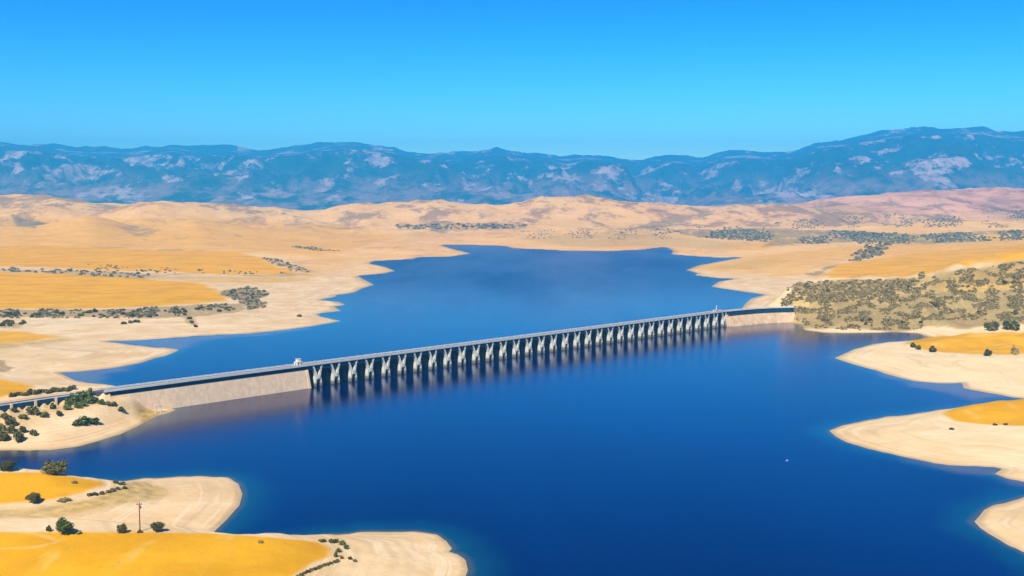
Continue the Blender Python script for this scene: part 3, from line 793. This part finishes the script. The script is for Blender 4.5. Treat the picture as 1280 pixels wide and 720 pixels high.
shrubs = []     # (x, y, z, sx, sz, kind, label, group)
def shrub(px, py, wpx, hpx, kind, label, group=None, sink=.1):
    x, y = hit(px, py); z = ground_z(x, y)
    if z < .25: return
    shrubs.append((x, y, z - sink, wpx / ppm(x, y) / 1.8, hpx / ppm(x, y) / 1.15, kind, label, group))
shrub(175, 666, 9, 5, 'o', 'small brown bush at the foot of the utility pole')
shrub(98, 667, 10, 4, 'd', 'low dry bush right beside the bright green tree')
shrub(62, 664, 8, 9, 'o', 'thin sapling just left of the bright green tree')
shrub(325, 679, 9, 6, 'd', 'lone brown bush on the crest of the nearest yellow hill')
shrub(93, 604, 9, 4, 'd', 'small dark bush inside the yellow field of the small headland')
for x_, y_, w_, h_, k_ in [(404,677,14,4,'g'),(416,678,16,5,'g'),(428,681,12,6,'g'),(432,686,9,6,'g'),(424,690,10,6,'g'),(420,696,8,8,'g'),(427,698,7,5,'o')]:
    shrub(x_, y_, w_, h_, k_, 'green bush in the clump where the nearest yellow field meets the sand', 'green bushes at the tip of the nearest field')
for x_, y_ in [(438,699),(444,702)]: shrub(x_, y_, 8, 4, 'o', 'dark bush on the sand just right of the green clump', 'dark bushes on the near sand')
for k in range(13):
    t = k / 12; shrub(372 + 50 * t, 722 - 20 * t ** .8, 8, 4, 'o', 'dark bush in the row edging the nearest yellow field', 'bushes edging the nearest field')
for x_, y_ in [(112,620),(120,619),(128,618),(135,616),(142,614),(148,612),(155,611),(151,606),(145,604)]:
    shrub(x_, y_, 9, 4.5, 'o', 'dark bush in the row edging the field of the small headland', 'bushes edging the headland field')
shrub(78, 626, 20, 4, 'd', 'long low bush to the right of the round dark headland tree')
AB = [(86,506,12,9),(93,502,14,11),(99,499,12,9),(104,497,12,10),(110,497,12,12),(112,505,14,10),(118,503,14,9),(104,508,12,8),(97,510,10,7),(125,505,12,7),(83,512,11,7),
      (137,507,10,6),(142,507,9,6),(43,518,15,12),(55,521,13,7),(66,511,10,9),(74,519,9,7),(15,531,15,13),(7,523,13,8),(27,523,12,6),(17,514,12,6),
      (24,552,13,17),(4,551,15,13),(14,541,13,10),(3,538,12,9),(28,540,10,9)]
for i, (x_, y_, w_, h_) in enumerate(AB):
    shrub(x_, y_, w_, h_, 'g' if i < 11 else 'o', 'dark green bush in the clump beside the left end of the dam' if i < 13 else 'olive bush on the sandy slope below the left approach road',
          'bushes by the left end of the dam' if i < 13 else 'bushes below the approach road')
shrub(151, 514, 11, 7, 'o', 'dark bush standing alone at the top corner of the dam wall')
shrub(43, 544, 10, 8, 'o', 'small bush standing alone on the sand above the left waterline')
shrub(100, 530, 22, 9, 'g', 'broad low green bush on the sand below the dark clump', 'broad low bushes on the abutment sand')
shrub(115, 530, 22, 9, 'g', 'broad low green bush on the sand below the dark clump', 'broad low bushes on the abutment sand')
for k in range(16):
    shrub(14 + 75 * k / 15, 497 - 10 * k / 15 + random.uniform(-2, 1.5), random.uniform(8, 12), random.uniform(4, 7), 'o', 'olive bush in the hedge above the left approach road', 'hedge above the approach road')
for x_, y_, w_, h_, lb in [(1141,434,9,7,'dark bush at the left tip of the upper right yellow field'),(1148,437,9,6,'second dark bush at the left tip of the upper right yellow field'),
      (1165.5,440,12,9,'olive green bush below the left part of the upper right yellow field'),(1234,445,12,9,'round green bush midway along the lower edge of the upper right field'),
      (1269.5,443,11,12,'reddish brown bush at the right end of the upper right field'),(1269,497,12,9,'dark bush at the right edge just above the lower right yellow field'),
      (1277,497,8,5,'small dark bush at the right edge above the lower right yellow field'),
      (1240,413,20,12,'wide round bush on the sandy foot of the right hill'),(1266,412,19,14,'dense round dark bush nearest the right edge on the hill foot'),
      (1243,531.5,7,3,'tiny dark bush below the lower right yellow field'),(1257,531.5,6,3,'tiny low bush below the lower right field, nearer the right edge'),
      (1189,537,8,3,'tiny faint bush on the pale sand of the lower right cape'),
      (1152,348,10,10,'dark reddish tree-like bush standing up on the crest of the right hill')]:
    shrub(x_, y_, w_, h_, 'o' if 'red' not in lb else 'd', lb)
for x_, y_, w_ in [(155,405,9),(163,404,8),(172,403,9),(375,396,8),(245,409,7),(240,404,7),(236,399,7),(231,394,8)]:
    shrub(x_, y_, w_, 4, 'o', 'small dark bush on the bare sand of the far left shore', 'small bushes on the far left shore')
def in_poly(x, y, P):
    c = False; j = len(P) - 1
    for i in range(len(P)):
        if (P[i][1] > y) != (P[j][1] > y) and x < (P[j][0] - P[i][0]) * (y - P[i][1]) / (P[j][1] - P[i][1]) + P[i][0]: c = not c
        j = i
    return c
def scatter(P, n, w, kind, label, group, h=.62, nz=None):
    xs = [p[0] for p in P]; ys = [p[1] for p in P]; k = 0; g = 0
    while k < n and g < n * 60:
        g += 1; x_ = random.uniform(min(xs), max(xs)); y_ = random.uniform(min(ys), max(ys))
        if not in_poly(x_, y_, P): continue
        if nz and mnoise.noise(Vector((x_ / nz, y_ / nz * 2.2, 5))) < random.uniform(-.12, .25): continue
        s = random.uniform(*w); shrub(x_, y_, s, s * h * random.uniform(.8, 1.2), kind if kind != 'm' else random.choice('oddddd'), label, group); k += 1
scatter([(0,390),(130,389),(250,384),(300,383),(290,389),(200,397),(100,396),(0,398)], 55, (5, 9), 'o', 'dark bush in the scrub belt below the far left yellow field', 'scrub belt below the left field', .5)
scatter([(0,403),(25,401),(37,408),(0,409)], 9, (6, 9), 'o', 'dark bush in the small cluster at the far left edge', 'bush cluster at the far left edge', .6)
HILL = [(958,399),(975,382),(985,368),(1150,352),(1200,338),(1290,326),(1290,402),(1160,400),(1150,412),(1060,413),(1012,411),(1003,402)]
nb_near = len(shrubs)
scatter(HILL, 118, (4, 7.5), 'm', 'olive brown scrub bush on the hillside at the right end of the dam', 'scrub bushes on the right hill', .6, 26)
made = 0
for (x, y, z, sx, sz, kd, lb, gp_) in shrubs:
    me = random.choice(SM[kd]); o = bpy.data.objects.new('shrub', me); col.objects.link(o)
    o.location = (x, y, z); o.scale = (sx, sx, sz); o.rotation_euler = (0, 0, random.uniform(0, 6.28)); tag(o, lb, 'shrub', gp_); made += 1
print('shrubs', made)
# finer brush and far woodland: uncountable
def brush(name, polys, label, mat, leaf=.45, seed=3):
    r = random.Random(seed); V = []; Fc = []; tone = []
    for P, n, w, h, nz in polys:
        xs = [p[0] for p in P]; ys = [p[1] for p in P]; k = 0; g = 0
        while k < n and g < n * 40:
            g += 1; x_ = r.uniform(min(xs), max(xs)); y_ = r.uniform(min(ys), max(ys))
            if not in_poly(x_, y_, P): continue
            if nz and mnoise.noise(Vector((x_ / nz, y_ / nz * 2.2, 9))) < r.uniform(-.1, .25): continue
            k += 1; x, y = hit(x_, y_); z = ground_z(x, y)
            if z < .4: continue
            s = r.uniform(*w) / ppm(x, y) / 2; hh = s * h * 2
            t0 = r.random()
            for q in range(14):
                d = Vector((r.gauss(0, 1), r.gauss(0, 1), abs(r.gauss(0, 1)))).normalized()
                p = Vector((x, y, z)) + Vector((d.x * s * .75, d.y * s * .75, d.z * hh * .75))
                nrm = (d + Vector((r.gauss(0, .5), r.gauss(0, .5), r.gauss(0, .5)))).normalized()
                a = nrm.cross(Vector((0, 0, 1))); a = a.normalized() if a.length > .05 else Vector((1, 0, 0)); bb = nrm.cross(a)
                ls = s * leaf * r.uniform(.6, 1.2); b0 = len(V)
                V += [p - a * ls - bb * ls, p + a * ls - bb * ls, p + a * ls + bb * ls, p - a * ls + bb * ls]
                Fc.append((b0, b0 + 1, b0 + 2, b0 + 3)); tone += [t0 * .6 + r.random() * .4] * 4
    me = bpy.data.meshes.new(name); me.from_pydata([tuple(v) for v in V], [], Fc)
    at = me.attributes.new('tone', 'FLOAT', 'POINT'); at.data.foreach_set('value', tone); me.materials.append(mat)
    o = bpy.data.objects.new(name, me); col.objects.link(o); tag(o, label, 'brush', kind='stuff'); return o
brush('brush', [(HILL, 4200, (1.6, 3.6), .55, 16), ([(975,380),(985,357),(1010,352),(1145,349),(1145,366),(1060,376)], 500, (3, 5), .4, 0)],
      'low dry brush covering the hillside right of the dam', m_leafd)
brush('far_woodland', [([(840,289),(950,287),(1050,289),(1150,293),(1280,288),(1280,300),(1130,305),(1000,305),(960,303),(870,297)], 1300, (2, 4), .45, 45),
                       ([(1056,326),(1082,308),(1115,304),(1104,318),(1078,327)], 90, (3, 6), .5, 0),
                       ([(275,366),(311,359),(341,367),(330,373),(333,385),(312,388),(298,378)], 130, (3, 6), .4, 0),
                       ([(0,335),(120,339),(190,343),(180,348),(110,345),(0,339)], 90, (3, 5), .4, 0),
                       ([(0,387),(130,388),(250,381),(300,380),(290,390),(200,398),(0,398)], 450, (2, 4.5), .5, 25),
                       ([(640,290),(760,284),(860,280),(960,285),(950,296),(800,299),(660,298)], 420, (1.2, 2.4), .4, 30),
                       ([(100,330),(370,341),(330,344),(240,343),(120,340)], 70, (2, 4), .4, 20),
                       ([(322,322),(350,325),(395,341),(365,339)], 60, (2, 4), .4, 0),
                       ([(360,308),(392,309),(425,314),(400,314)], 40, (2, 3.5), .4, 0),
                       ([(965,278),(1100,268),(1280,262),(1280,285),(1100,284),(980,287)], 600, (1.2, 2.4), .4, 30),
                       ([(490,282),(600,280),(668,281),(640,286),(510,287)], 120, (3, 5), .4, 0)],
      'far dark woodland belts beyond the lake', m_leaff, seed=8)

# ------------------------------------------------------------------ boat
bx = pt(984, 576, 0); e = empty('boat', (bx.x, bx.y, -.05)); tag(e, 'tiny white boat alone on the open blue water', 'boat')
m = MB(); sec = [(-1.6, .62, .55), (-.6, .72, .55), (.5, .62, .6), (1.3, .3, .7), (1.75, .03, .8)]
for (x, w_, h_) in sec: m.v += [Vector((x, -w_, h_)), Vector((x, -w_ * .5, -.15)), Vector((x, w_ * .5, -.15)), Vector((x, w_, h_))]
for i in range(len(sec) - 1):
    for k in range(3): m.f.append((i * 4 + k, i * 4 + k + 1, i * 4 + k + 5, i * 4 + k + 4))
m.f += [(0, 3, 2, 1), (0, 4, 7, 3), (4, 8, 11, 7), (8, 12, 15, 11), (12, 16, 19, 15)]
m.build('hull', m_boat, e)
m = MB(); m.box((.1, 0, .95), (.45, 0, 0), (0, .4, 0), (0, 0, .35)); m.build('cabin', m_boat, e, .05)
e.rotation_euler.z = .5; e.scale = (.55, .55, .55)

# ------------------------------------------------------------------ haze, sun, sky
me = bpy.data.meshes.new('haze')
x0, x1, y0, y1, z0, z1 = -26500, 26500, -800, 30000, -11, 1730
me.from_pydata([(x0,y0,z0),(x1,y0,z0),(x1,y1,z0),(x0,y1,z0),(x0,y0,z1),(x1,y0,z1),(x1,y1,z1),(x0,y1,z1)], [],
               [(3,2,1,0),(4,5,6,7),(0,1,5,4),(1,2,6,5),(2,3,7,6),(3,0,4,7)])
mh = bpy.data.materials.new('haze'); mh.use_nodes = True; nt = mh.node_tree; nt.nodes.clear()
out = nt.nodes.new('ShaderNodeOutputMaterial'); pv = nt.nodes.new('ShaderNodeVolumePrincipled')
pv.inputs['Color'].default_value = (.05, .52, 1.0, 1); pv.inputs['Density'].default_value = 7.6e-5; pv.inputs['Anisotropy'].default_value = 0.0
nt.links.new(pv.outputs[0], out.inputs['Volume']); me.materials.append(mh)
o = bpy.data.objects.new('haze', me); col.objects.link(o); tag(o, 'blue air haze over the whole valley', 'haze', kind='stuff')

SUN_EL = math.radians(44); az = math.atan2(-.30, -.95)     # sun stands behind the viewer, to the left
sdir = Vector((math.sin(az) * math.cos(SUN_EL), math.cos(az) * math.cos(SUN_EL), math.sin(SUN_EL)))
l = bpy.data.lights.new('sun', 'SUN'); l.energy = 5.0; l.angle = math.radians(.5); l.color = (1, .93, .80)
o = bpy.data.objects.new('sun', l); col.objects.link(o); o.rotation_euler = (-sdir).to_track_quat('-Z', 'Y').to_euler()
w = bpy.data.worlds.new('World'); bpy.context.scene.world = w; w.use_nodes = True; nt = w.node_tree
bg = nt.nodes['Background']; bg.inputs['Strength'].default_value = .05
sky = nt.nodes.new('ShaderNodeTexSky'); sky.sky_type = 'NISHITA'; sky.sun_disc = False
sky.sun_elevation = SUN_EL; sky.sun_rotation = az % (2 * math.pi)
sky.altitude = 300; sky.air_density = 1.0; sky.dust_density = 0.0; sky.ozone_density = 3.0
hs = nt.nodes.new('ShaderNodeHueSaturation'); hs.inputs['Saturation'].default_value = 1.55; hs.inputs['Value'].default_value = .62; hs.inputs['Hue'].default_value = .5
nt.links.new(sky.outputs[0], hs.inputs['Color']); gm = nt.nodes.new('ShaderNodeGamma'); gm.inputs['Gamma'].default_value = 2.1
nt.links.new(hs.outputs[0], gm.inputs['Color']); nt.links.new(gm.outputs[0], bg.inputs['Color'])

cam = bpy.data.cameras.new('camera'); cam.sensor_width = 36; cam.lens = 36 * F / 1280; cam.clip_end = 90000; cam.clip_start = 1
o = bpy.data.objects.new('camera', cam); col.objects.link(o); o.location = (0, 0, H); o.rotation_euler = (math.pi / 2 - TH, 0, 0)
sc = bpy.context.scene; sc.camera = o
sc.view_settings.view_transform = 'Standard'; sc.view_settings.look = 'None'; sc.view_settings.exposure = .43; sc.view_settings.gamma = 1
sc.cycles.use_denoising = True; sc.cycles.max_bounces = 6; sc.cycles.volume_bounces = 1
sc.render.film_transparent = False
